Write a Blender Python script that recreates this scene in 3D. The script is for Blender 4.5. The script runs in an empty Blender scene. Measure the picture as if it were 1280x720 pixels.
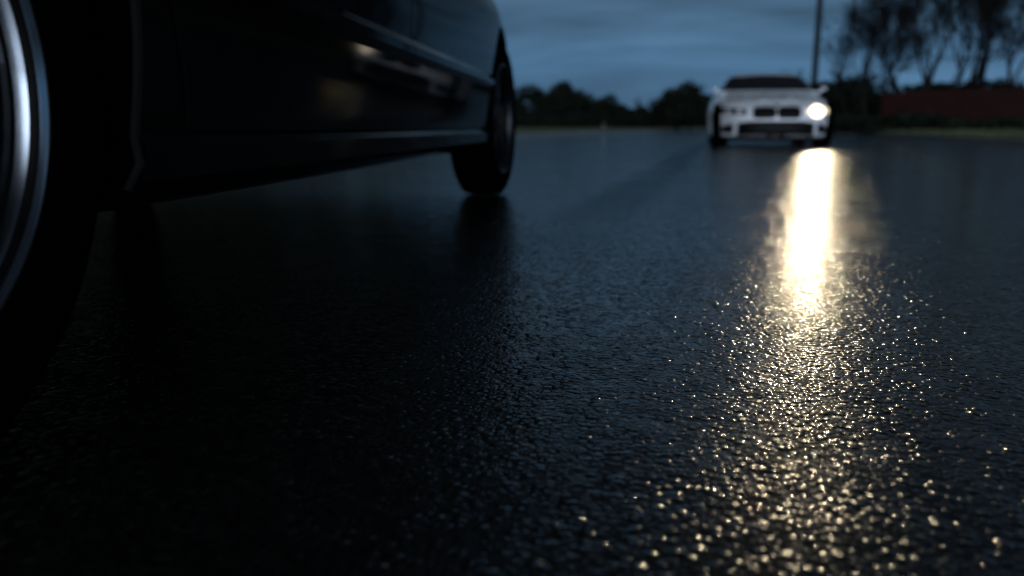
import bpy, math, random, bmesh
from mathutils import Vector, Matrix
random.seed(7)
S=bpy.context.scene
COL=S.collection
S.view_settings.view_transform='Standard'
S.view_settings.look='None'
S.view_settings.exposure=0

# ---------------------------------------------------------------- helpers
def link(o,parent=None):
    COL.objects.link(o)
    if parent: o.parent=parent
    return o
def mesh_obj(name,verts,faces,mat=None,parent=None,smooth=True,angle=35):
    me=bpy.data.meshes.new(name); me.from_pydata(verts,[],faces); me.validate(); me.update()
    if mat: me.materials.append(mat)
    if smooth:
        me.polygons.foreach_set('use_smooth',[True]*len(me.polygons))
        me.set_sharp_from_angle(angle=math.radians(angle))
    o=bpy.data.objects.new(name,me); return link(o,parent)
def empty(name,parent=None):
    o=bpy.data.objects.new(name,None); o.empty_display_size=.2; return link(o,parent)
def tag(o,label=None,cat=None,group=None,kind=None):
    if label:o['label']=label
    if cat:o['category']=cat
    if group:o['group']=group
    if kind:o['kind']=kind
def newmat(name):
    m=bpy.data.materials.new(name); m.use_nodes=True
    nt=m.node_tree; return m,nt,nt.nodes['Principled BSDF']
def pmat(name,col,rough=.5,metal=0,coat=0,var=0,scale=20,emit=None,es=0,spec=.5,bump=0,ior=1.5):
    m,nt,b=newmat(name)
    b.inputs['Base Color'].default_value=(*col,1)
    b.inputs['Roughness'].default_value=rough
    b.inputs['Metallic'].default_value=metal
    b.inputs['Coat Weight'].default_value=coat
    b.inputs['Coat Roughness'].default_value=.04
    b.inputs['Specular IOR Level'].default_value=spec
    b.inputs['IOR'].default_value=ior
    tc=nt.nodes.new('ShaderNodeTexCoord'); n=nt.nodes.new('ShaderNodeTexNoise')
    n.inputs['Scale'].default_value=scale; n.inputs['Detail'].default_value=3
    nt.links.new(tc.outputs['Object'],n.inputs['Vector'])
    if var:
        r=nt.nodes.new('ShaderNodeValToRGB')
        r.color_ramp.elements[0].position=.3; r.color_ramp.elements[1].position=.7
        r.color_ramp.elements[0].color=tuple(c*(1-var) for c in col)+(1,)
        r.color_ramp.elements[1].color=tuple(min(1,c*(1+var)) for c in col)+(1,)
        nt.links.new(n.outputs['Fac'],r.inputs['Fac']); nt.links.new(r.outputs['Color'],b.inputs['Base Color'])
    mr=nt.nodes.new('ShaderNodeMapRange')
    mr.inputs['To Min'].default_value=max(.02,rough*.7); mr.inputs['To Max'].default_value=min(1,rough*1.3)
    nt.links.new(n.outputs['Fac'],mr.inputs['Value']); nt.links.new(mr.outputs['Result'],b.inputs['Roughness'])
    if bump:
        bp=nt.nodes.new('ShaderNodeBump'); bp.inputs['Distance'].default_value=bump
        nt.links.new(n.outputs['Fac'],bp.inputs['Height']); nt.links.new(bp.outputs['Normal'],b.inputs['Normal'])
    if emit:
        b.inputs['Emission Color'].default_value=(*emit,1); b.inputs['Emission Strength'].default_value=es
    return m

# ---------------------------------------------------------------- materials
M_black=pmat('black_paint',(.0045,.0046,.0050),.05,scale=3,ior=1.08,var=.25)
M_trim=pmat('black_trim',(.014,.014,.014),.6,scale=30,spec=.1,ior=1.2)
M_white=pmat('white_paint',(.80,.84,.90),.28,coat=.6,var=.03,scale=6)
M_glass=pmat('tinted_glass',(.003,.0035,.004),.08,scale=4,ior=1.18)
M_screen=pmat('windscreen_glass',(.012,.014,.017),.08,scale=4,ior=1.3)
M_plastic=pmat('black_plastic',(.004,.004,.0045),.5,scale=60,spec=.12)
M_rubber=pmat('tyre_rubber',(.0012,.0012,.0013),.85,scale=50,bump=.001,spec=.02,ior=1.08)
M_well=pmat('wheel_well',(.001,.001,.001),.95,scale=10,spec=.0,ior=1.05)
M_alloy=pmat('alloy',(.40,.44,.50),.18,metal=1,scale=30)
M_alloydark=pmat('dark_spokes',(.003,.0032,.004),.4,scale=30,ior=1.15)
M_chrome=pmat('chrome',(.16,.17,.18),.3,metal=1,scale=30)
M_gunmetal=pmat('gunmetal_rim',(.06,.065,.075),.4,metal=1,scale=30)
M_steel=pmat('brake_steel',(.003,.003,.0035),.6,scale=30,ior=1.12)
M_lensoff=pmat('headlight_lens_unlit',(.018,.02,.024),.12,scale=30,ior=1.35)
M_lenson=pmat('headlight_lens_lit',(.5,.5,.48),.1,scale=30,emit=(1,.80,.52),es=1.3)
M_bulb=pmat('headlight_projector',(.9,.9,.9),.1,emit=(1,.84,.58),es=4.5)
M_red=pmat('tail_lamp_red',(.25,.01,.01),.15)
M_blue=pmat('emblem_blue',(.02,.15,.5),.2)
M_wht=pmat('emblem_white',(.8,.8,.8),.2)

# ---------------------------------------------------------------- car surface maths
class Shell:
    def __init__(s,table,n,bow): s.t=table; s.n=n; s.bow=bow
    def par(s,z):
        t=s.t
        if z<=t[0][0]: return t[0][1:]
        for a,b in zip(t,t[1:]):
            if z<=b[0]:
                f=(z-a[0])/(b[0]-a[0]); return tuple(a[i]+(b[i]-a[i])*f for i in (1,2,3))
        return t[-1][1:]
    def ring(s,z,M):
        w,yf,yr=s.par(z); yc=(yf+yr)/2; h=(yf-yr)/2; out=[]
        for i in range(M):
            th=2*math.pi*i/M; c=math.cos(th); q=math.sin(th)
            xx=math.copysign(abs(c)**(2/s.n),c); yy=math.copysign(abs(q)**(2/s.n),q)
            out.append((w*xx,yc+yy*(h-s.bow*xx*xx),z))
        return out
    def front(s,x,z,sgn=1):
        w,yf,yr=s.par(z); yc=(yf+yr)/2; h=(yf-yr)/2
        r=min(.9995,abs(x/w)); yy=(1-r**s.n)**(1/s.n)
        return Vector((x,yc+sgn*yy*(h-s.bow*r*r),z))
    def side(s,sx,y,z):
        w,yf,yr=s.par(z); yc=(yf+yr)/2; h=(yf-yr)/2; r=1
        for _ in range(4):
            yy=min(.999,abs((y-yc)/(h-s.bow*r*r))); r=(1-yy**s.n)**(1/s.n)
        return Vector((sx*w*r,y,z))
    def mesh(s,name,zs,M,mat,parent):
        V=[];F=[]
        for z in zs: V+=s.ring(z,M)
        for j in range(len(zs)-1):
            for i in range(M):
                a=j*M+i;b=j*M+(i+1)%M
                F.append((a,b,b+M,a+M))
        F.append(tuple(range(M-1,-1,-1))); k=(len(zs)-1)*M
        F.append(tuple(range(k,k+M)))
        return mesh_obj(name,V,F,mat,parent,angle=28)

def patch(name,surf,prm,nu,nv,off,mat,parent,depth=.015,angle=40):
    """curved panel lying on a surface, standing proud of it, with a returned edge"""
    V=[];F=[];P={}
    e=1e-3
    for j in range(nv+1):
        for i in range(nu+1):
            u=i/nu;v=j/nv
            a=prm(u,v); p=surf(*a)
            du=surf(a[0]+e,a[1])-surf(a[0]-e,a[1]); dv=surf(a[0],a[1]+e)-surf(a[0],a[1]-e)
            n=du.cross(dv)
            n=n.normalized() if n.length>1e-9 else Vector((0,0,1))
            if n.dot(p-Vector((0,0,.5)))<0: n=-n
            V.append(tuple(p+n*off)); P[(i,j)]=(p,n)
    W=nu+1
    for j in range(nv):
        for i in range(nu):
            F.append((j*W+i,j*W+i+1,(j+1)*W+i+1,(j+1)*W+i))
    border=[(i,0) for i in range(nu)]+[(nu,j) for j in range(nv)]+[(i,nv) for i in range(nu,0,-1)]+[(0,j) for j in range(nv,0,-1)]
    base=len(V)
    for (i,j) in border:
        p,n=P[(i,j)]; V.append(tuple(p-n*depth))
    nb=len(border)
    for k in range(nb):
        i,j=border[k]; i2,j2=border[(k+1)%nb]
        F.append((j*W+i,base+k,base+(k+1)%nb,j2*W+i2))
    return mesh_obj(name,V,F,mat,parent,angle=angle)

def quadprm(x0,x1,lo,hi):
    return lambda u,v:(x0+(x1-x0)*u,(lo(x0+(x1-x0)*u)*(1-v)+hi(x0+(x1-x0)*u)*v))
def ovalprm(cx,cz,a,b,n,r0,r1):
    def f(u,v):
        th=2*math.pi*u; c=math.cos(th); q=math.sin(th); r=r0+(r1-r0)*v
        return (cx+a*r*math.copysign(abs(c)**(2/n),c),cz+b*r*math.copysign(abs(q)**(2/n),q))
    return f

def lathe(profile,seg):
    V=[];F=[];n=len(profile)
    for i in range(seg):
        t=2*math.pi*i/seg
        for (x,r) in profile: V.append((x,r*math.cos(t),r*math.sin(t)))
    for i in range(seg):
        for k in range(n-1):
            a=i*n+k;b=((i+1)%seg)*n+k
            F.append((a,a+1,b+1,b))
    return V,F
def add(V,F,V2,F2):
    o=len(V); V+=V2; F+=[tuple(i+o for i in f) for f in F2]
def boxpts(pts):
    return pts,[(0,1,2,3),(7,6,5,4),(0,4,5,1),(1,5,6,2),(2,6,7,3),(3,7,4,0)]

def make_wheel(car,x,y,R,rr,width,side,rimmat,spokemat,seg=96,spokes=5,steer=0):
    w=empty('wheel',car); w.location=(x,y,R); w.rotation_euler=(0,0,(0 if side>0 else math.pi)+steer)
    h=width/2
    prof=[(-h*.9,rr),(-h,rr+.03),(-h*1.02,R-.03),(-h*.86,R-.006)]
    for g in (-.55,-.18,.18,.55):
        prof+=[(h*(g-.05),R-.001),(h*(g-.045),R-.009),(h*(g+.045),R-.009),(h*(g+.05),R-.001)]
    prof+=[(h*.86,R-.006),(h*.95,R-.018),(h*1.02,R-.032),(h*1.035,R-.045),(h*1.03,rr+.022),(h*.985,rr+.008),(h*.9,rr-.002)]
    V,F=lathe(prof,seg); mesh_obj('tyre',V,F,M_rubber,w,angle=50)
    rp=[(-h*.9,rr-.02),(-h*.2,rr-.035),(h*.4,rr-.032),(h*.62,rr-.026),(h*.74,rr-.024),(h*.76,rr-.016),(h*.80,rr-.015),(h*.82,rr-.012),(h*.91,rr-.009),(h*.97,rr-.005),(h*1.0,rr+.001),(h*.985,rr+.006),(h*.9,rr+.003)]
    V,F=lathe(rp,seg); nlip=len(F); npr=len(rp)-1
    for k in range(spokes):
        for d in (-.16,.16):
            a=2*math.pi*k/spokes+.3
            ca,sa=math.cos(a+d),math.sin(a+d)
            c0,s0=math.cos(a+d*.5),math.sin(a+d*.5)
            r0,r1=.045,rr-.02; hw0,hw1=.014,.011
            def pt(c,s,r,t,xx): return (xx,r*c-t*s,r*s+t*c)
            b,f=boxpts([pt(c0,s0,r0,-hw0,h*.72),pt(c0,s0,r0,hw0,h*.72),pt(ca,sa,r1,hw1,h*.72),pt(ca,sa,r1,-hw1,h*.72),
                        pt(c0,s0,r0,-hw0,h*.4),pt(c0,s0,r0,hw0,h*.4),pt(ca,sa,r1,hw1,h*.45),pt(ca,sa,r1,-hw1,h*.45)])
            add(V,F,b,f)
    hv,hf=lathe([(h*.3,.07),(h*.66,.072),(h*.74,.062),(h*.76,.035),(h*.8,.03),(h*.8,.0005)],32); add(V,F,hv,hf)
    o=mesh_obj('rim',V,F,spokemat,w,angle=30)
    o.data.materials.append(rimmat)
    if len(o.data.polygons)==len(F):
        for i in range(nlip):
            if i%npr in (5,7,9,10,11): o.data.polygons[i].material_index=1
    bv,bf=lathe([(-.02,.07),(-.02,rr*.72),(.008,rr*.72),(.008,.07)],48); mesh_obj('brake_disc',bv,bf,M_steel,w)
    return w

def cut_arches(body,wy,R,zc,w):
    cutters=[]
    for y in wy:
        for s in (-1,1):
            V=[];F=[];n=64
            for xx in (s*(w-.30),s*(w+.2)):
                for i in range(n):
                    t=2*math.pi*i/n; V.append((xx,y+R*math.cos(t),zc+R*math.sin(t)))
            for i in range(n): F.append((i,(i+1)%n,n+(i+1)%n,n+i))
            F.append(tuple(range(n-1,-1,-1)));F.append(tuple(range(n,2*n)))
            me=bpy.data.meshes.new('c');me.from_pydata(V,[],F)
            bm=bmesh.new();bm.from_mesh(me);bmesh.ops.recalc_face_normals(bm,faces=bm.faces);bm.to_mesh(me);bm.free()
            c=bpy.data.objects.new('c',me);COL.objects.link(c);cutters.append(c)
            md=body.modifiers.new('b','BOOLEAN');md.operation='DIFFERENCE';md.object=c;md.solver='EXACT'
    bm=bmesh.new();bm.from_mesh(body.data);bmesh.ops.recalc_face_normals(bm,faces=bm.faces);bm.to_mesh(body.data);bm.free()
    pm=body.parent; body.parent=None
    bpy.context.view_layer.update()
    dg=bpy.context.evaluated_depsgraph_get()
    me=bpy.data.meshes.new_from_object(body.evaluated_get(dg))
    body.modifiers.clear(); body.data=me; body.parent=pm
    for c in cutters: bpy.data.objects.remove(c)
    me.materials.append(M_well); wi=len(me.materials)-1
    for p in me.polygons:
        c=p.center
        for y in wy:
            if math.hypot(c.y-y,c.z-zc)<R+.004 and abs(c.x)<w-.01:
                if all(math.hypot(me.vertices[v].co.y-y,me.vertices[v].co.z-zc)<R+.003 for v in p.vertices): p.material_index=wi
        p.use_smooth=True
    me.set_sharp_from_angle(angle=math.radians(28))

def arch_lip(sh,sx,y,R,zc,zlow,mat,car,rad=.005):
    V=[];F=[];n=48;m=8
    a0=math.asin((zlow-zc)/R)
    for i in range(n+1):
        t=a0+(math.pi-2*a0)*i/n
        yy=y+R*math.cos(t);zz=zc+R*math.sin(t)
        p=sh.side(sx,yy,zz)
        for k in range(m):
            q=2*math.pi*k/m
            V.append((p.x+sx*(-.004)+rad*math.cos(q),p.y+rad*1.4*math.sin(q)*math.cos(t),p.z+rad*1.4*math.sin(q)*math.sin(t)))
    for i in range(n):
        for k in range(m):
            a=i*m+k;b=i*m+(k+1)%m; F.append((a,b,b+m,a+m))
    mesh_obj('wheel_arch_lip',V,F,mat,car,angle=80)

def mirror_pod(car,sx,x,y,z,mat,sc=1):
    V=[];F=[];nu,nv=20,12
    for j in range(nv+1):
        ph=-math.pi/2+math.pi*j/nv
        for i in range(nu):
            th=2*math.pi*i/nu
            a=math.cos(ph)*math.cos(th);b=math.cos(ph)*math.sin(th);c=math.sin(ph)
            f=lambda q,e:math.copysign(abs(q)**e,q)
            yy=.075*f(b,.8)
            if yy<-.03: yy=-.03
            V.append((x+sx*.125*sc*f(a,.7)*(1-.15*abs(c)),y+yy,z+.07*sc*f(c,.75)))
    for j in range(nv):
        for i in range(nu):
            F.append((j*nu+i,j*nu+(i+1)%nu,(j+1)*nu+(i+1)%nu,(j+1)*nu+i))
    b,f=boxpts([(x-sx*.16,y-.02,z-.055),(x-sx*.16,y+.03,z-.055),(x-sx*.02,y+.03,z-.03),(x-sx*.02,y-.02,z-.03),
                (x-sx*.16,y-.02,z-.075),(x-sx*.16,y+.03,z-.075),(x-sx*.02,y+.03,z-.05),(x-sx*.02,y-.02,z-.05)])
    add(V,F,b,f)
    mesh_obj('wing_mirror',V,F,mat,car)

def zlist(tab,step):
    out=[]
    for a,b in zip(tab,tab[1:]):
        k=max(1,int(math.ceil((b[0]-a[0])/step)))
        out+=[a[0]+(b[0]-a[0])*i/k for i in range(k)]
    return out+[tab[-1][0]]

# ---------------------------------------------------------------- near black saloon
car=empty('parked_car')
car.location=(-1.37,1.96,0)
tag(car,'glossy black saloon car with silver alloy wheels standing on wet asphalt','car')
T=[(.20,.83,2.34,-2.34),(.215,.875,2.42,-2.42),(.235,.895,2.45,-2.45),(.268,.900,2.47,-2.47),(.285,.888,2.47,-2.47),(.30,.893,2.48,-2.48),
   (.44,.913,2.5,-2.5),(.452,.924,2.5,-2.5),(.468,.924,2.5,-2.5),(.485,.913,2.5,-2.5),(.58,.920,2.5,-2.5),(.66,.920,2.48,-2.5),(.72,.914,2.44,-2.5),(.78,.902,2.36,-2.5),
   (.83,.885,2.22,-2.49),(.87,.868,2.0,-2.48),(.91,.85,1.6,-2.46),(.95,.83,1.2,-2.42),(.98,.79,.95,-2.34),(1.0,.74,.8,-2.2)]
sh=Shell(T,7,.16)
body=sh.mesh('body',zlist(T,.03),144,M_black,car)
WY=(1.545,-1.545); AR=.372; AZ=.328
cut_arches(body,WY,AR,AZ,.90)
TC=[(.97,.78,.98,-1.95),(1.05,.75,.78,-1.8),(1.2,.69,.45,-1.5),(1.33,.63,.15,-1.2),(1.40,.58,-.05,-1.0),(1.435,.48,-.25,-.85),(1.45,.3,-.4,-.7)]
cab=Shell(TC,5,.12)
cab.mesh('roof',zlist(TC,.03),96,M_black,car)
for s in (-1,1):
    def rear_y(z):
        r=.475
        dz=z-.20
        y=-1.545+math.sqrt(max(0,r*r-dz*dz)) if dz<r*.86 else -1.545+r*.51
        return max(y,-1.31)
    def sd(y0f,y1f,z0,z1):
        return lambda u,v:((y0f(z0+(z1-z0)*v)*(1-u)+y1f(z0+(z1-z0)*v)*u),z0+(z1-z0)*v)
    fn=lambda y,z,s=s: sh.side(s,y,z)
    patch('rear_door',fn,sd(rear_y,lambda z:-.118,.287,.95),30,44,.005,M_black,car,angle=25)
    patch('front_door',fn,sd(lambda z:-.112,lambda z:1.03,.287,.95),30,44,.005,M_black,car,angle=25)
    for y0 in (-.38,.75):
        patch('door_handle',fn,ovalprm(y0-.1,.80,.10,.014,3,0.01,1),24,4,.022,M_black,car)
    cf=lambda y,z,s=s: cab.side(s,y,z)
    patch('rear_side_window',cf,lambda u,v:((-1.45+.30*v)*(1-u)+(-.34)*u,1.01+.30*v),16,10,.003,M_glass,car)
    patch('front_side_window',cf,lambda u,v:((-.26)*(1-u)+(.70-.50*v)*u,1.01+.30*v),16,10,.003,M_glass,car)
    for y in WY:
        arch_lip(sh,s,y,AR,AZ,.225,M_trim,car)
        make_wheel(car,s*((.905-.118) if y<0 else .83),y,.325,.225,.225 if y<0 else .175,s,M_alloy if y<0 else M_gunmetal,M_alloydark,steer=math.radians(-3) if y>0 else 0)
    mirror_pod(car,s,s*1.0,.72,1.02,M_black)
    ff=lambda x,z: sh.front(x,z)
    patch('headlight',ff,quadprm(s*.42,s*.82,lambda x:.58,lambda x:.70),12,6,.006,M_lensoff,car)
    rf=lambda x,z: sh.front(x,z,-1)
    patch('tail_lamp',rf,quadprm(s*.45,s*.84,lambda x:.72,lambda x:.88),12,6,.006,M_red,car)
patch('windscreen',lambda x,z:cab.front(x,z),quadprm(-.58,.58,lambda x:1.02,lambda x:1.36-.04*abs(x)),20,12,.003,M_glass,car)
patch('rear_window',lambda x,z:cab.front(x,z,-1),quadprm(-.56,.56,lambda x:1.04,lambda x:1.34),20,12,.003,M_glass,car)
patch('grille',lambda x,z:sh.front(x,z),quadprm(-.34,.34,lambda x:.56,lambda x:.70),20,6,.005,M_plastic,car)
patch('lower_grille',lambda x,z:sh.front(x,z),quadprm(-.55,.55,lambda x:.27,lambda x:.40),20,6,.004,M_plastic,car)

# ---------------------------------------------------------------- white coupe facing the camera
wc=empty('oncoming_car')
wc.location=(2.63,14.5,0); wc.rotation_euler=(0,0,math.radians(174.5)); wc.scale=(1.0,1,1)
tag(wc,'white sports coupe driving on wet road with one headlight lit','car')
T2=[(.11,.82,2.08,-2.05),(.13,.88,2.20,-2.12),(.17,.905,2.25,-2.16),(.26,.92,2.26,-2.2),(.36,.93,2.25,-2.24),(.46,.938,2.23,-2.26),(.53,.938,2.20,-2.27),
    (.58,.93,2.15,-2.27),(.62,.92,2.06,-2.27),(.66,.91,1.93,-2.26),(.70,.895,1.75,-2.25),(.75,.875,1.45,-2.23),(.80,.855,1.15,-2.2),(.85,.83,.92,-2.15),(.88,.80,.78,-2.05)]
s2=Shell(T2,3.6,.26)
b2=s2.mesh('body',zlist(T2,.03),128,M_white,wc)
cut_arches(b2,(1.37,-1.37),.352,.325,.88)
TC2=[(.84,.78,.92,-1.8),(.90,.755,.76,-1.68),(1.0,.70,.50,-1.45),(1.08,.645,.25,-1.15),(1.145,.585,.05,-.9),(1.18,.52,-.1,-.8),(1.205,.42,-.27,-.7),(1.215,.26,-.37,-.6)]
c2=Shell(TC2,4.2,.13)
c2.mesh('roof',zlist(TC2,.025),96,M_white,wc)
F2=lambda x,z:s2.front(x,z)
patch('windscreen',lambda x,z:c2.front(x,z),quadprm(-.60,.60,lambda x:.875,lambda x:1.155-.04*abs(x)),24,14,.004,M_screen,wc)
patch('rear_window',lambda x,z:c2.front(x,z,-1),quadprm(-.54,.54,lambda x:.90,lambda x:1.13),20,12,.004,M_glass,wc)
def hood(x,y):
    lo,hi=.60,.878
    for _ in range(22):
        m=(lo+hi)/2
        if s2.front(x,m).y>y: lo=m
        else: hi=m
    return Vector((x,y,(lo+hi)/2))
patch('bonnet',hood,lambda u,v:((-1+2*u)*(.58+.10*(1-v)),1.94-.14*abs(-1+2*u)**2-1.0*v),30,16,.007,M_white,wc,angle=50)
for s in (-1,1):
    patch('bonnet_crease',hood,lambda u,v,s=s:(s*(.17+.22*v+.012*(2*u-1)),1.90-.91*v),2,14,.020,M_white,wc,angle=80)
    patch('grille_surround',F2,ovalprm(s*.172,.492,.166,.088,4.5,.94,1),40,3,.012,M_chrome,wc)
    patch('grille',F2,ovalprm(s*.172,.492,.160,.085,4.5,.01,1),40,4,.008,M_plastic,wc)
    patch('headlight',F2,quadprm(s*.42,s*.86,lambda x:.468+.055*(abs(x)-.4),lambda x:.545+.12*(abs(x)-.4)-.9*max(0,abs(x)-.70)**1.5),16,8,.006,M_lensoff if s>0 else M_lenson,wc)
    if s>0:
        for cx in (.52,.67):
            patch('headlight_projector',F2,ovalprm(s*cx,.515,.034,.026,2,.01,1),24,3,.012,M_wht,wc)
    else:
        patch('headlight_projector',F2,ovalprm(-.58,.515,.110,.085,2,.01,1),32,3,.014,M_bulb,wc)
    patch('side_intake',F2,quadprm(s*.60,s*.85,lambda x:.20+.02*(abs(x)-.5),lambda x:.36-.3*(abs(x)-.56)),12,8,.004,M_plastic,wc)
    f2=lambda y,z,s=s:s2.side(s,y,z)
    patch('door',f2,lambda u,v:((-.62)+(1.42)*u,.22+.57*v),20,20,.003,M_white,wc,angle=25)
    patch('door_handle',f2,ovalprm(-.42,.70,.09,.014,3,.01,1),20,3,.02,M_white,wc)
    patch('side_window',lambda y,z,s=s:c2.side(s,y,z),lambda u,v:((-1.15+.35*v)*(1-u)+(.62-.62*v)*u,.89+.25*v),20,8,.003,M_glass,wc)
    for y in (1.37,-1.37):
        arch_lip(s2,s,y,.352,.325,.2,M_white,wc,.008)
        make_wheel(wc,s*(.875-.115),y,.325,.235,.24,s,M_alloydark,M_alloydark,seg=64)
    mirror_pod(wc,s,s*.85,.60,.90,M_white,.42)
    patch('tail_lamp',lambda x,z:s2.front(x,z,-1),quadprm(s*.45,s*.84,lambda x:.62,lambda x:.76),12,6,.006,M_red,wc)
patch('lower_intake',F2,quadprm(-.54,.54,lambda x:.16,lambda x:.375-.14*max(0,abs(x)-.36)),24,8,.005,M_plastic,wc)
patch('front_splitter',F2,quadprm(-.86,.86,lambda x:.115,lambda x:.15),40,3,.03,M_plastic,wc)
em=patch('emblem',F2,ovalprm(0,.606,.041,.018,2,.01,1),32,2,.010,M_plastic,wc)
for k in range(4):
    def q(u,v,k=k):
        th=math.pi/2*(k+u); r=.001+.027*v
        return (r*math.cos(th),.606+r*.45*math.sin(th))
    patch('emblem_quarter',F2,q,8,2,.0125,M_blue if k%2 else M_wht,wc)

# headlight beam
bpy.context.view_layer.update()
hp=wc.matrix_world@(s2.front(-.575,.515)+Vector((0,.14,0)))
ld=bpy.data.lights.new('headlight_beam','SPOT'); ld.energy=300; ld.color=(1,.80,.50)
ld.shadow_soft_size=.12; ld.spot_size=math.radians(35); ld.spot_blend=.12
lo=bpy.data.objects.new('headlight_beam',ld); COL.objects.link(lo)
lo.parent=wc
lo.matrix_world=Matrix.Translation(hp)@(Vector((hp.x+.15,0,.15))-hp).to_track_quat('-Z','Y').to_matrix().to_4x4()

# ---------------------------------------------------------------- road, verges, kerbs
RD=math.radians(10.8)
def rw(n,a,z=0):
    return (n*math.cos(RD)+a*math.sin(RD),-n*math.sin(RD)+a*math.cos(RD),z)
def mat_road():
    m,nt,b=newmat('wet_asphalt'); N=nt.nodes; L=nt.links
    tc=N.new('ShaderNodeTexCoord'); P=tc.outputs['Object']
    def noise(sc,det=2,rough=.5):
        n=N.new('ShaderNodeTexNoise'); n.inputs['Scale'].default_value=sc; n.inputs['Detail'].default_value=det; n.inputs['Roughness'].default_value=rough
        L.new(P,n.inputs['Vector']); return n
    def math_(op,a,bv=None,clamp=False):
        n=N.new('ShaderNodeMath'); n.operation=op; n.use_clamp=clamp
        for i,x in enumerate((a,bv)):
            if x is None: continue
            if isinstance(x,(int,float)): n.inputs[i].default_value=x
            else: L.new(x,n.inputs[i])
        return n.outputs[0]
    def vm(op,a,bv=None,sc=None):
        n=N.new('ShaderNodeVectorMath'); n.operation=op
        for i,x in enumerate((a,bv)):
            if x is None: continue
            if isinstance(x,tuple): n.inputs[i].default_value=x
            else: L.new(x,n.inputs[i])
        if sc is not None:
            if isinstance(sc,(int,float)): n.inputs['Scale'].default_value=sc
            else: L.new(sc,n.inputs['Scale'])
        return n.outputs[0]
    sep=N.new('ShaderNodeSeparateXYZ'); L.new(P,sep.inputs[0])
    big=noise(.9,3).outputs['Fac']
    n8=math_('SUBTRACT',math_('MULTIPLY',sep.outputs['X'],math.cos(math.radians(8))),math_('MULTIPLY',sep.outputs['Y'],math.sin(math.radians(8))))
    n8=math_('ADD',n8,math_('MULTIPLY',math_('SUBTRACT',big,.5),.10))
    def mrange(v,a,c):
        mr=N.new('ShaderNodeMapRange'); mr.interpolation_type='SMOOTHSTEP'
        mr.inputs['From Min'].default_value=a; mr.inputs['From Max'].default_value=c
        L.new(v,mr.inputs['Value']); return mr.outputs['Result']
    def band(c,hw,soft=.3):
        return mrange(math_('ABSOLUTE',math_('SUBTRACT',n8,c)),hw,hw*soft)
    track=math_('MULTIPLY',math_('MULTIPLY',band(-.41,.28,.25),mrange(sep.outputs['Y'],.6,3.4)),.88)
    track=math_('MAXIMUM',track,math_('MULTIPLY',band(1.35,.3),.10))
    def stones(sc,slope,power):
        v=N.new('ShaderNodeTexVoronoi'); v.inputs['Scale'].default_value=sc; L.new(P,v.inputs['Vector'])
        d=vm('SUBTRACT',P,v.outputs['Position'])
        s=N.new('ShaderNodeSeparateColor'); L.new(v.outputs['Color'],s.inputs[0])
        k=math_('MULTIPLY',math_('POWER',s.outputs[0],power),slope*2*sc)
        return vm('SCALE',d,sc=k),v
    g1,v1=stones(210,.24,1.4)      # fine aggregate
    g2,_=stones(115,.46,2.6)       # proud stones and beads of water
    def nslope(sc,amp,det=1):
        return vm('SCALE',vm('SUBTRACT',noise(sc,det).outputs['Color'],(.5,.5,.5)),sc=amp)
    g=vm('ADD',vm('ADD',g1,g2),nslope(24,.13,2))
    g=vm('SCALE',g,sc=math_('SUBTRACT',1.0,math_('MULTIPLY',track,.65)))
    g=vm('MULTIPLY',g,(1,1,0))
    nrm=vm('NORMALIZE',vm('ADD',g,(0,0,1)))
    L.new(nrm,b.inputs['Normal']); L.new(nrm,b.inputs['Coat Normal'])
    cr=N.new('ShaderNodeValToRGB'); cr.color_ramp.elements[0].color=(.0025,.0027,.003,1); cr.color_ramp.elements[1].color=(.010,.0105,.011,1)
    L.new(v1.outputs['Color'],cr.inputs['Fac'])
    L.new(cr.outputs['Color'],b.inputs['Base Color'])
    r=N.new('ShaderNodeMapRange'); r.inputs['From Min'].default_value=.3; r.inputs['From Max'].default_value=.7; r.inputs['To Min'].default_value=.24; r.inputs['To Max'].default_value=.34
    L.new(big,r.inputs['Value'])
    L.new(r.outputs['Result'],b.inputs['Roughness'])
    L.new(math_('MULTIPLY',math_('SUBTRACT',1.0,track),.24),b.inputs['Specular IOR Level'])
    b.inputs['IOR'].default_value=1.37
    b.inputs['Coat Roughness'].default_value=.028; b.inputs['Coat IOR'].default_value=1.33
    L.new(math_('SUBTRACT',1.0,math_('MULTIPLY',track,.84)),b.inputs['Coat Weight'])
    return m
M_road=mat_road()
M_grass=pmat('verge_grass',(.08,.095,.038),.9,var=.5,scale=.8,bump=.03,spec=.2)
M_kerb=pmat('kerb_concrete',(.20,.20,.195),.5,var=.35,scale=9,bump=.003)
M_field=pmat('field',(.02,.025,.012),.95,var=.4,scale=.2,spec=.2)
def quadsheet(name,pts,mat):
    o=mesh_obj(name,pts,[tuple(range(len(pts)))],mat,smooth=False); tag(o,kind='structure'); return o
g=quadsheet('ground',[(-1500,-600,-.03),(1500,-600,-.03),(1500,2500,-.03),(-1500,2500,-.03)],M_field)
quadsheet('road',[rw(-9.7,-40),rw(3.5,-40),rw(3.5,230),rw(-9.7,230)],M_road)
def strip(name,n0,n1,z0,z1,mat,a0=-40,a1=230):
    F=[]; b=.012
    prof=[(n0,z0),(n0,z1-b),(n0+b*(1 if n1>n0 else -1),z1),(n1,z1),(n1,z0)]
    V=[rw(p[0],a0,p[1]) for p in prof]+[rw(p[0],a1,p[1]) for p in prof]; k=len(prof)
    for i in range(k-1): F.append((i,i+1,k+i+1,k+i))
    o=mesh_obj(name,V,F,mat,smooth=False); tag(o,kind='structure')
strip('kerb',3.504,3.65,-.02,.12,M_kerb)
strip('kerb',-9.704,-9.85,-.02,.10,M_kerb)
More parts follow.
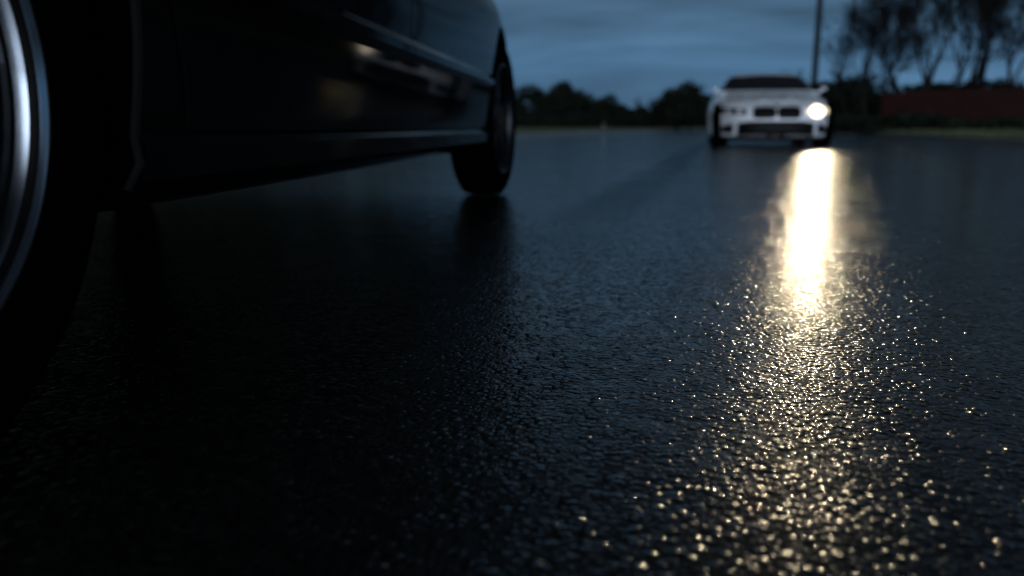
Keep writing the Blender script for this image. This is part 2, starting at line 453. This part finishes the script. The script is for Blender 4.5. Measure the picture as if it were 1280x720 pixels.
def verge(name,n0,n1,a0=-40,a1=230):
    V=[];F=[];nn=60;na=90
    for j in range(na+1):
        for i in range(nn+1):
            f=(i/nn)**1.7; n=n0+(n1-n0)*f; a=a0+(a1-a0)*j/na
            d=abs(n-n0)
            z=.10+min(.25,d*.012)+.03*random.random()*min(1,d)
            V.append(rw(n,a,z))
    W=nn+1
    for j in range(na):
        for i in range(nn): F.append((j*W+i,j*W+i+1,(j+1)*W+i+1,(j+1)*W+i))
    o=mesh_obj(name,V,F,M_grass); tag(o,kind='structure')
verge('grass_verge',3.651,120); verge('grass_verge',-9.851,-120)
V=[];F=[]
M_blade=pmat('grass_blades',(.07,.085,.034),.7,var=.4,scale=3)
for k in range(16000):
    if random.random()<.7: n=3.66+abs(random.gauss(0,3)); a=random.uniform(8,60)
    else: n=-9.9-abs(random.gauss(0,3)); a=random.uniform(20,110)
    d=min(abs(n-3.651),abs(n+9.851)); z=.095+min(.25,d*.012)
    x,y,_=rw(n,a); h=random.uniform(.05,.16); t=random.uniform(0,6.28); w=.012
    i=len(V); V+=[(x-w*math.cos(t),y-w*math.sin(t),z),(x+w*math.cos(t),y+w*math.sin(t),z),(x+random.uniform(-.06,.06),y+random.uniform(-.06,.06),z+h)]
    F.append((i,i+1,i+2))
o=mesh_obj('grass',V,F,M_blade,smooth=False); tag(o,kind='stuff')

# ---------------------------------------------------------------- trees
M_bark=pmat('bark',(.012,.011,.011),.95,var=.4,scale=8,bump=.01,spec=.1)
M_twig=pmat('twigs',(.011,.010,.010),.95,var=.3,scale=8,spec=.1)
M_leaf=pmat('dark_foliage',(.010,.016,.010),.85,var=.6,scale=1.2,spec=.15)
def tube(V,F,pts,rad,seg):
    base=len(V)
    for k,(p,r) in enumerate(zip(pts,rad)):
        d=(pts[min(k+1,len(pts)-1)]-pts[max(k-1,0)]).normalized()
        a=d.orthogonal().normalized(); b=d.cross(a)
        for i in range(seg):
            t=2*math.pi*i/seg; V.append(tuple(p+a*(r*math.cos(t))+b*(r*math.sin(t))))
    for k in range(len(pts)-1):
        for i in range(seg):
            F.append((base+k*seg+i,base+k*seg+(i+1)%seg,base+(k+1)*seg+(i+1)%seg,base+(k+1)*seg+i))
def rnd(): return Vector((random.gauss(0,1),random.gauss(0,1),random.gauss(0,1)))
def bare_meshes(h,seed):
    random.seed(seed); TV,TF,CV,CF=[],[],[],[]
    def grow(p,d,l,r,dep):
        pts=[p];rad=[r];q=p.copy();dd=d.copy();n=5 if dep<2 else 3
        for k in range(n):
            dd=(dd+rnd()*.11+Vector((0,0,.06))).normalized(); q=q+dd*(l/n); pts.append(q.copy()); rad.append(r*(1-.55*(k+1)/n))
        if dep<2: tube(TV,TF,pts,rad,8)
        else: tube(CV,CF,pts,rad,3)
        if dep>=5: return
        m=random.choice((3,4)) if dep<4 else 5
        for c in range(m):
            k=random.randint(max(1,n//2),n) if c else n
            nd=(dd+rnd()*(.46 if c else .2)+Vector((0,0,.12))).normalized()
            grow(pts[k],nd,l*random.uniform(.60,.82),max(.014,rad[k]*.70),dep+1)
    grow(Vector((0,0,-.1)),Vector((0,0,1)),h*.25,h*.016,0)
    return TV,TF,CV,CF
def leafy_meshes(h,w,seed):
    random.seed(seed); TV,TF,CV,CF=[],[],[],[]
    tube(TV,TF,[Vector((0,0,-.1)),Vector((.05,0,h*.3)),Vector((0,.1,h*.65)),Vector((0,0,h*.9))],[h*.03,h*.024,h*.015,.02],8)
    blobs=[]
    for k in range(15):
        t=random.random(); ang=random.uniform(0,6.28); zz=h*(.18+.68*t); rr=w*.5*(1-.55*t)*random.uniform(.3,.9)
        c=Vector((rr*math.cos(ang),rr*math.sin(ang),zz)); blobs.append((c,random.uniform(.14,.26)*w))
        tube(TV,TF,[Vector((0,0,zz*.6)),c*.6+Vector((0,0,zz*.25)),c],[h*.01,h*.007,.01],5)
    for c,r in blobs:
        for _ in range(220):
            d=rnd().normalized()*r*random.uniform(.5,1.12); p=c+d
            if p.z<.2: continue
            a=rnd().normalized()*random.uniform(.06,.13); b=rnd().cross(a).normalized()*random.uniform(.06,.13)
            i=len(CV); CV+=[tuple(p-a-b),tuple(p+a-b),tuple(p+a+b),tuple(p-a+b)]; CF.append((i,i+1,i+2,i+3))
    return TV,TF,CV,CF
def tmeshes(data,crownmat):
    out=[]
    for nm,V,F,mt in (('trunk',data[0],data[1],M_bark),('crown',data[2],data[3],crownmat)):
        me=bpy.data.meshes.new(nm); me.from_pydata(V,[],F); me.materials.append(mt)
        if nm=='trunk': me.polygons.foreach_set('use_smooth',[True]*len(me.polygons))
        out.append(me)
    return out
BARE=[tmeshes(bare_meshes(10,s),M_twig) for s in (3,11,23)]
LEAF=[tmeshes(leafy_meshes(5,5,s),M_leaf) for s in (5,9,14,31)]
random.seed(99)
def polar(b,d): return (d*math.sin(math.radians(b)),d*math.cos(math.radians(b)))
def place(name,ms,b,d,sc,sz,label,cat,grp):
    r=empty(name); x,y=polar(b,d); r.location=(x,y,.12); r.scale=(sc,sc,sz); r.rotation_euler=(0,0,random.uniform(0,6.28))
    tag(r,label,cat,grp)
    for nm,me in zip(('trunk','crown'),ms):
        link(bpy.data.objects.new(nm,me),r)
for i,(b,d,sc,sz) in enumerate([(-8.5,96,1.3,1.0),(-6.6,92,1.2,.9),(-5.0,98,1.3,1.0),(-3.6,95,1.2,1.05),(-2.6,104,1.3,1.0),(-1.3,100,1.1,.85),(-.2,108,1.1,.85),(.9,112,1.0,.65),(2.0,118,1.0,.65),
                              (3.7,92,1.0,.8),(4.6,88,1.15,.95),(5.5,92,1.1,.92),(6.6,150,1.4,1.2)]):
    place('leafy_tree',LEAF[i%4],b,d,sc,sz,'dark dense tree standing along the grass verge of the road','tree','dark trees beside the road')
for i,(b,d,sc,sz) in enumerate([(15.4,52,.85,.95),(16.6,44,.95,1.1),(17.8,58,1.1,1.3),(18.8,48,1.1,1.25),(20.0,40,1.0,1.2),(21.0,52,1.2,1.4),(22.0,44,1.15,1.3),(23.2,38,1.0,1.15),(24.4,50,1.2,1.4),(25.4,42,1.1,1.25),(26.8,37,1.0,1.1),(12.2,95,.8,.9),(29,40,1,1.1)]):
    place('bare_tree',BARE[i%3],b,d,sc,sz,'leafless tree with fine twigs standing on the grass verge','tree','bare trees beside the road')
place('sapling',BARE[1],1.9,70,.22,.42,'thin leafless sapling on the grass verge','tree',None)
def hedge(name,line,h,thick,n,leaf=.14):
    V=[];F=[]
    for _ in range(n):
        k=random.randrange(len(line)-1); t=random.random()
        x=line[k][0]*(1-t)+line[k+1][0]*t; y=line[k][1]*(1-t)+line[k+1][1]*t
        hh=h*(.75+.25*math.sin(x*1.3+y*.7)+.15*math.sin(x*3.1))
        p=Vector((x+random.gauss(0,thick*.4),y+random.gauss(0,thick*.4),.1+hh*random.random()**.8))
        a=rnd().normalized()*leaf*random.uniform(.5,1); b=rnd().cross(a).normalized()*leaf*random.uniform(.5,1)
        i=len(V); V+=[tuple(p-a-b),tuple(p+a-b),tuple(p+a+b),tuple(p-a+b)]; F.append((i,i+1,i+2,i+3))
    return mesh_obj(name,V,F,M_leaf,smooth=False)
o=hedge('distant_wood',[polar(b,240) for b in range(-14,34,2)],4.5,6,22000,.5); tag(o,kind='stuff')
o=hedge('hedge',[polar(-9,84),polar(-4,88),polar(0,96),polar(3,104)],1.6,1.6,9000,.12); tag(o,'low dark hedge along the grass verge','hedge')
o=hedge('hedge',[polar(-10,70),polar(-25,34),polar(-50,19),polar(-80,14),polar(-110,15)],4.2,1.6,16000,.22); tag(o,'tall dark hedge added behind the parked car to darken the left side','hedge')  # added hedge, hidden by the car, blocks low sky from the left
o=hedge('hedge',[polar(15,34),polar(18,32),polar(22,31),polar(29,30)],.70,.7,14000,.07); tag(o,'low dark clipped hedge in front of the red fence','hedge')
o=hedge('hedge',[polar(13.5,80),polar(17,64),polar(22,58),polar(30,54)],3.6,2.5,16000,.16); tag(o,'tall dark hedge behind the leafless trees','hedge')
M_fence=pmat('red_painted_boards',(.022,.006,.005),.6,var=.35,scale=2,bump=.004,spec=.1)
fence=empty('fence'); fx0,fy0=polar(17.4,34); fx1,fy1=polar(28,32.5)
fence.location=(fx0,fy0,.12); tag(fence,'long dark red painted board fence behind a low hedge','fence')
L=math.hypot(fx1-fx0,fy1-fy0); fence.rotation_euler=(0,0,math.atan2(fy1-fy0,fx1-fx0))
V=[];F=[]
nb=int(L/.155)
for k in range(nb):
    x=k*.155; top=1.40+.08*min(1,x/1.5)+random.uniform(-.01,.01)
    b,f=boxpts([(x,-.012,.35),(x+.146,-.012,.35),(x+.146,.012,.35),(x,.012,.35),(x,-.012,top),(x+.146,-.012,top),(x+.146,.012,top),(x,.012,top)])
    add(V,F,b,f)
mesh_obj('fence_boards',V,F,M_fence,fence,smooth=False)
for z in (.55,1.2):
    b,f=boxpts([(0,.014,z),(L,.014,z),(L,.06,z),(0,.06,z),(0,.014,z+.08),(L,.014,z+.08),(L,.06,z+.08),(0,.06,z+.08)])
    mesh_obj('fence_rail',b,f,M_fence,fence,smooth=False)
for k in range(1,int(L/2.4)+1):
    x=k*2.4+.3
    b,f=boxpts([(x,.062,-.1),(x+.09,.062,-.1),(x+.09,.15,-.1),(x,.15,-.1),(x,.062,1.35),(x+.09,.062,1.35),(x+.09,.15,1.35),(x,.15,1.35)])
    mesh_obj('fence_post',b,f,M_fence,fence,smooth=False)
pole=empty('utility_pole'); pole.location=(*polar(13.3,80),.1); tag(pole,'tall thin dark pole standing on the grass verge','pole')
V=[];F=[]; tube(V,F,[Vector((0,0,0)),Vector((0,0,8)),Vector((0,0,17))],[.28,.26,.22],14)
mesh_obj('pole_shaft',V,F,M_bark,pole)
V=[];F=[]; tube(V,F,[Vector((-1,0,16)),Vector((1,0,16))],[.07,.07],8); mesh_obj('cross_arm',V,F,M_bark,pole)
M_post=pmat('marker_white',(.3,.3,.29),.6)
for k,(b,d) in enumerate([(-.4,64)]):
    r=empty('marker_post'); r.location=(*polar(b,d),.12); tag(r,'small white roadside marker post on the verge','post')
    V=[];F=[]; tube(V,F,[Vector((0,0,-.1)),Vector((0,0,.4)),Vector((0,0,.45))],[.06,.055,.03],10); mesh_obj('post_shaft',V,F,M_post,r)
    V=[];F=[]; tube(V,F,[Vector((0,0,.28)),Vector((0,0,.36))],[.062,.062],10); mesh_obj('reflector_band',V,F,M_red,r)

# ---------------------------------------------------------------- sky
w=bpy.data.worlds.new('World'); S.world=w; w.use_nodes=True
nt=w.node_tree; N=nt.nodes; Lk=nt.links; bg=N['Background']
tc=N.new('ShaderNodeTexCoord'); sep=N.new('ShaderNodeSeparateXYZ'); Lk.new(tc.outputs['Generated'],sep.inputs[0])
cr=N.new('ShaderNodeValToRGB'); E=cr.color_ramp.elements
E[0].position=0; E[0].color=(.080,.175,.295,1); E[1].position=1; E[1].color=(.045,.055,.07,1)
for pos,c in ((.08,(.068,.155,.268)),(.16,(.074,.150,.245)),(.22,(.100,.155,.215)),(.34,(.013,.019,.028)),(.75,(.010,.014,.020))):
    e=E.new(pos); e.color=(*c,1)
Lk.new(sep.outputs['Z'],cr.inputs['Fac'])
mp=N.new('ShaderNodeMapping'); mp.inputs['Scale'].default_value=(2.2,2.2,16); mp.inputs['Rotation'].default_value=(.03,.05,.3)
Lk.new(tc.outputs['Generated'],mp.inputs[0])
cl=N.new('ShaderNodeTexNoise'); cl.inputs['Scale'].default_value=1.6; cl.inputs['Detail'].default_value=5; cl.inputs['Roughness'].default_value=.5
cl.inputs['Distortion'].default_value=.5
Lk.new(mp.outputs[0],cl.inputs['Vector'])
mr=N.new('ShaderNodeMapRange'); mr.inputs['From Min'].default_value=.3; mr.inputs['From Max'].default_value=.72; mr.inputs['To Min'].default_value=.58; mr.inputs['To Max'].default_value=1.25
Lk.new(cl.outputs['Fac'],mr.inputs['Value'])
dk=N.new('ShaderNodeMapRange'); dk.inputs['From Min'].default_value=-.45; dk.inputs['From Max'].default_value=-.13; dk.inputs['To Min'].default_value=.05; dk.inputs['To Max'].default_value=1  # dimming added to the sky toward -X, darkens the left foreground
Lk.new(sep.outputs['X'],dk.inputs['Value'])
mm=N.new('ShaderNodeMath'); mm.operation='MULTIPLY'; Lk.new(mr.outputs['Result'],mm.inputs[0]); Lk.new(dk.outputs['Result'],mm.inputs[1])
mul=N.new('ShaderNodeMixRGB'); mul.blend_type='MULTIPLY'; mul.inputs['Fac'].default_value=1
Lk.new(cr.outputs['Color'],mul.inputs[1]); Lk.new(mm.outputs[0],mul.inputs[2])
# low glow added behind the camera (-Y) to light the white car
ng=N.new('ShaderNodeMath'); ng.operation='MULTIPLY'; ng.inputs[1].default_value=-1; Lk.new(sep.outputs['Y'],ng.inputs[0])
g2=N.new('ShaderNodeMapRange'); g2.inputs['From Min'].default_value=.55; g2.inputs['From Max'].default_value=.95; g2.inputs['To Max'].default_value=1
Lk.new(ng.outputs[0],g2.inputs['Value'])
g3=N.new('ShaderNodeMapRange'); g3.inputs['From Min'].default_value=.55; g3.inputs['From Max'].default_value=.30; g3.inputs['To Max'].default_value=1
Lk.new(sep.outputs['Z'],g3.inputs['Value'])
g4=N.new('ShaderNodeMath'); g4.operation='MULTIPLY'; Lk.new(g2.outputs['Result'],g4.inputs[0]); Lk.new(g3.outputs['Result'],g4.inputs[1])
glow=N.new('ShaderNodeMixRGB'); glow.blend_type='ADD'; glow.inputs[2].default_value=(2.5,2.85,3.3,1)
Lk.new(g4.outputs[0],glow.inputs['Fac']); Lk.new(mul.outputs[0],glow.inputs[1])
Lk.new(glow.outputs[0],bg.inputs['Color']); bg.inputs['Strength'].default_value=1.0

# ---------------------------------------------------------------- camera
cd=bpy.data.cameras.new('Camera'); cd.sensor_width=36; cd.lens=28.125; cd.clip_start=.02; cd.clip_end=5000
cd.dof.use_dof=True; cd.dof.focus_distance=1.0; cd.dof.aperture_fstop=2.8
cam=bpy.data.objects.new('Camera',cd); COL.objects.link(cam); S.camera=cam
cam.location=(0,0,.29); cam.rotation_euler=(math.radians(90-11.37),0,math.radians(6.82))
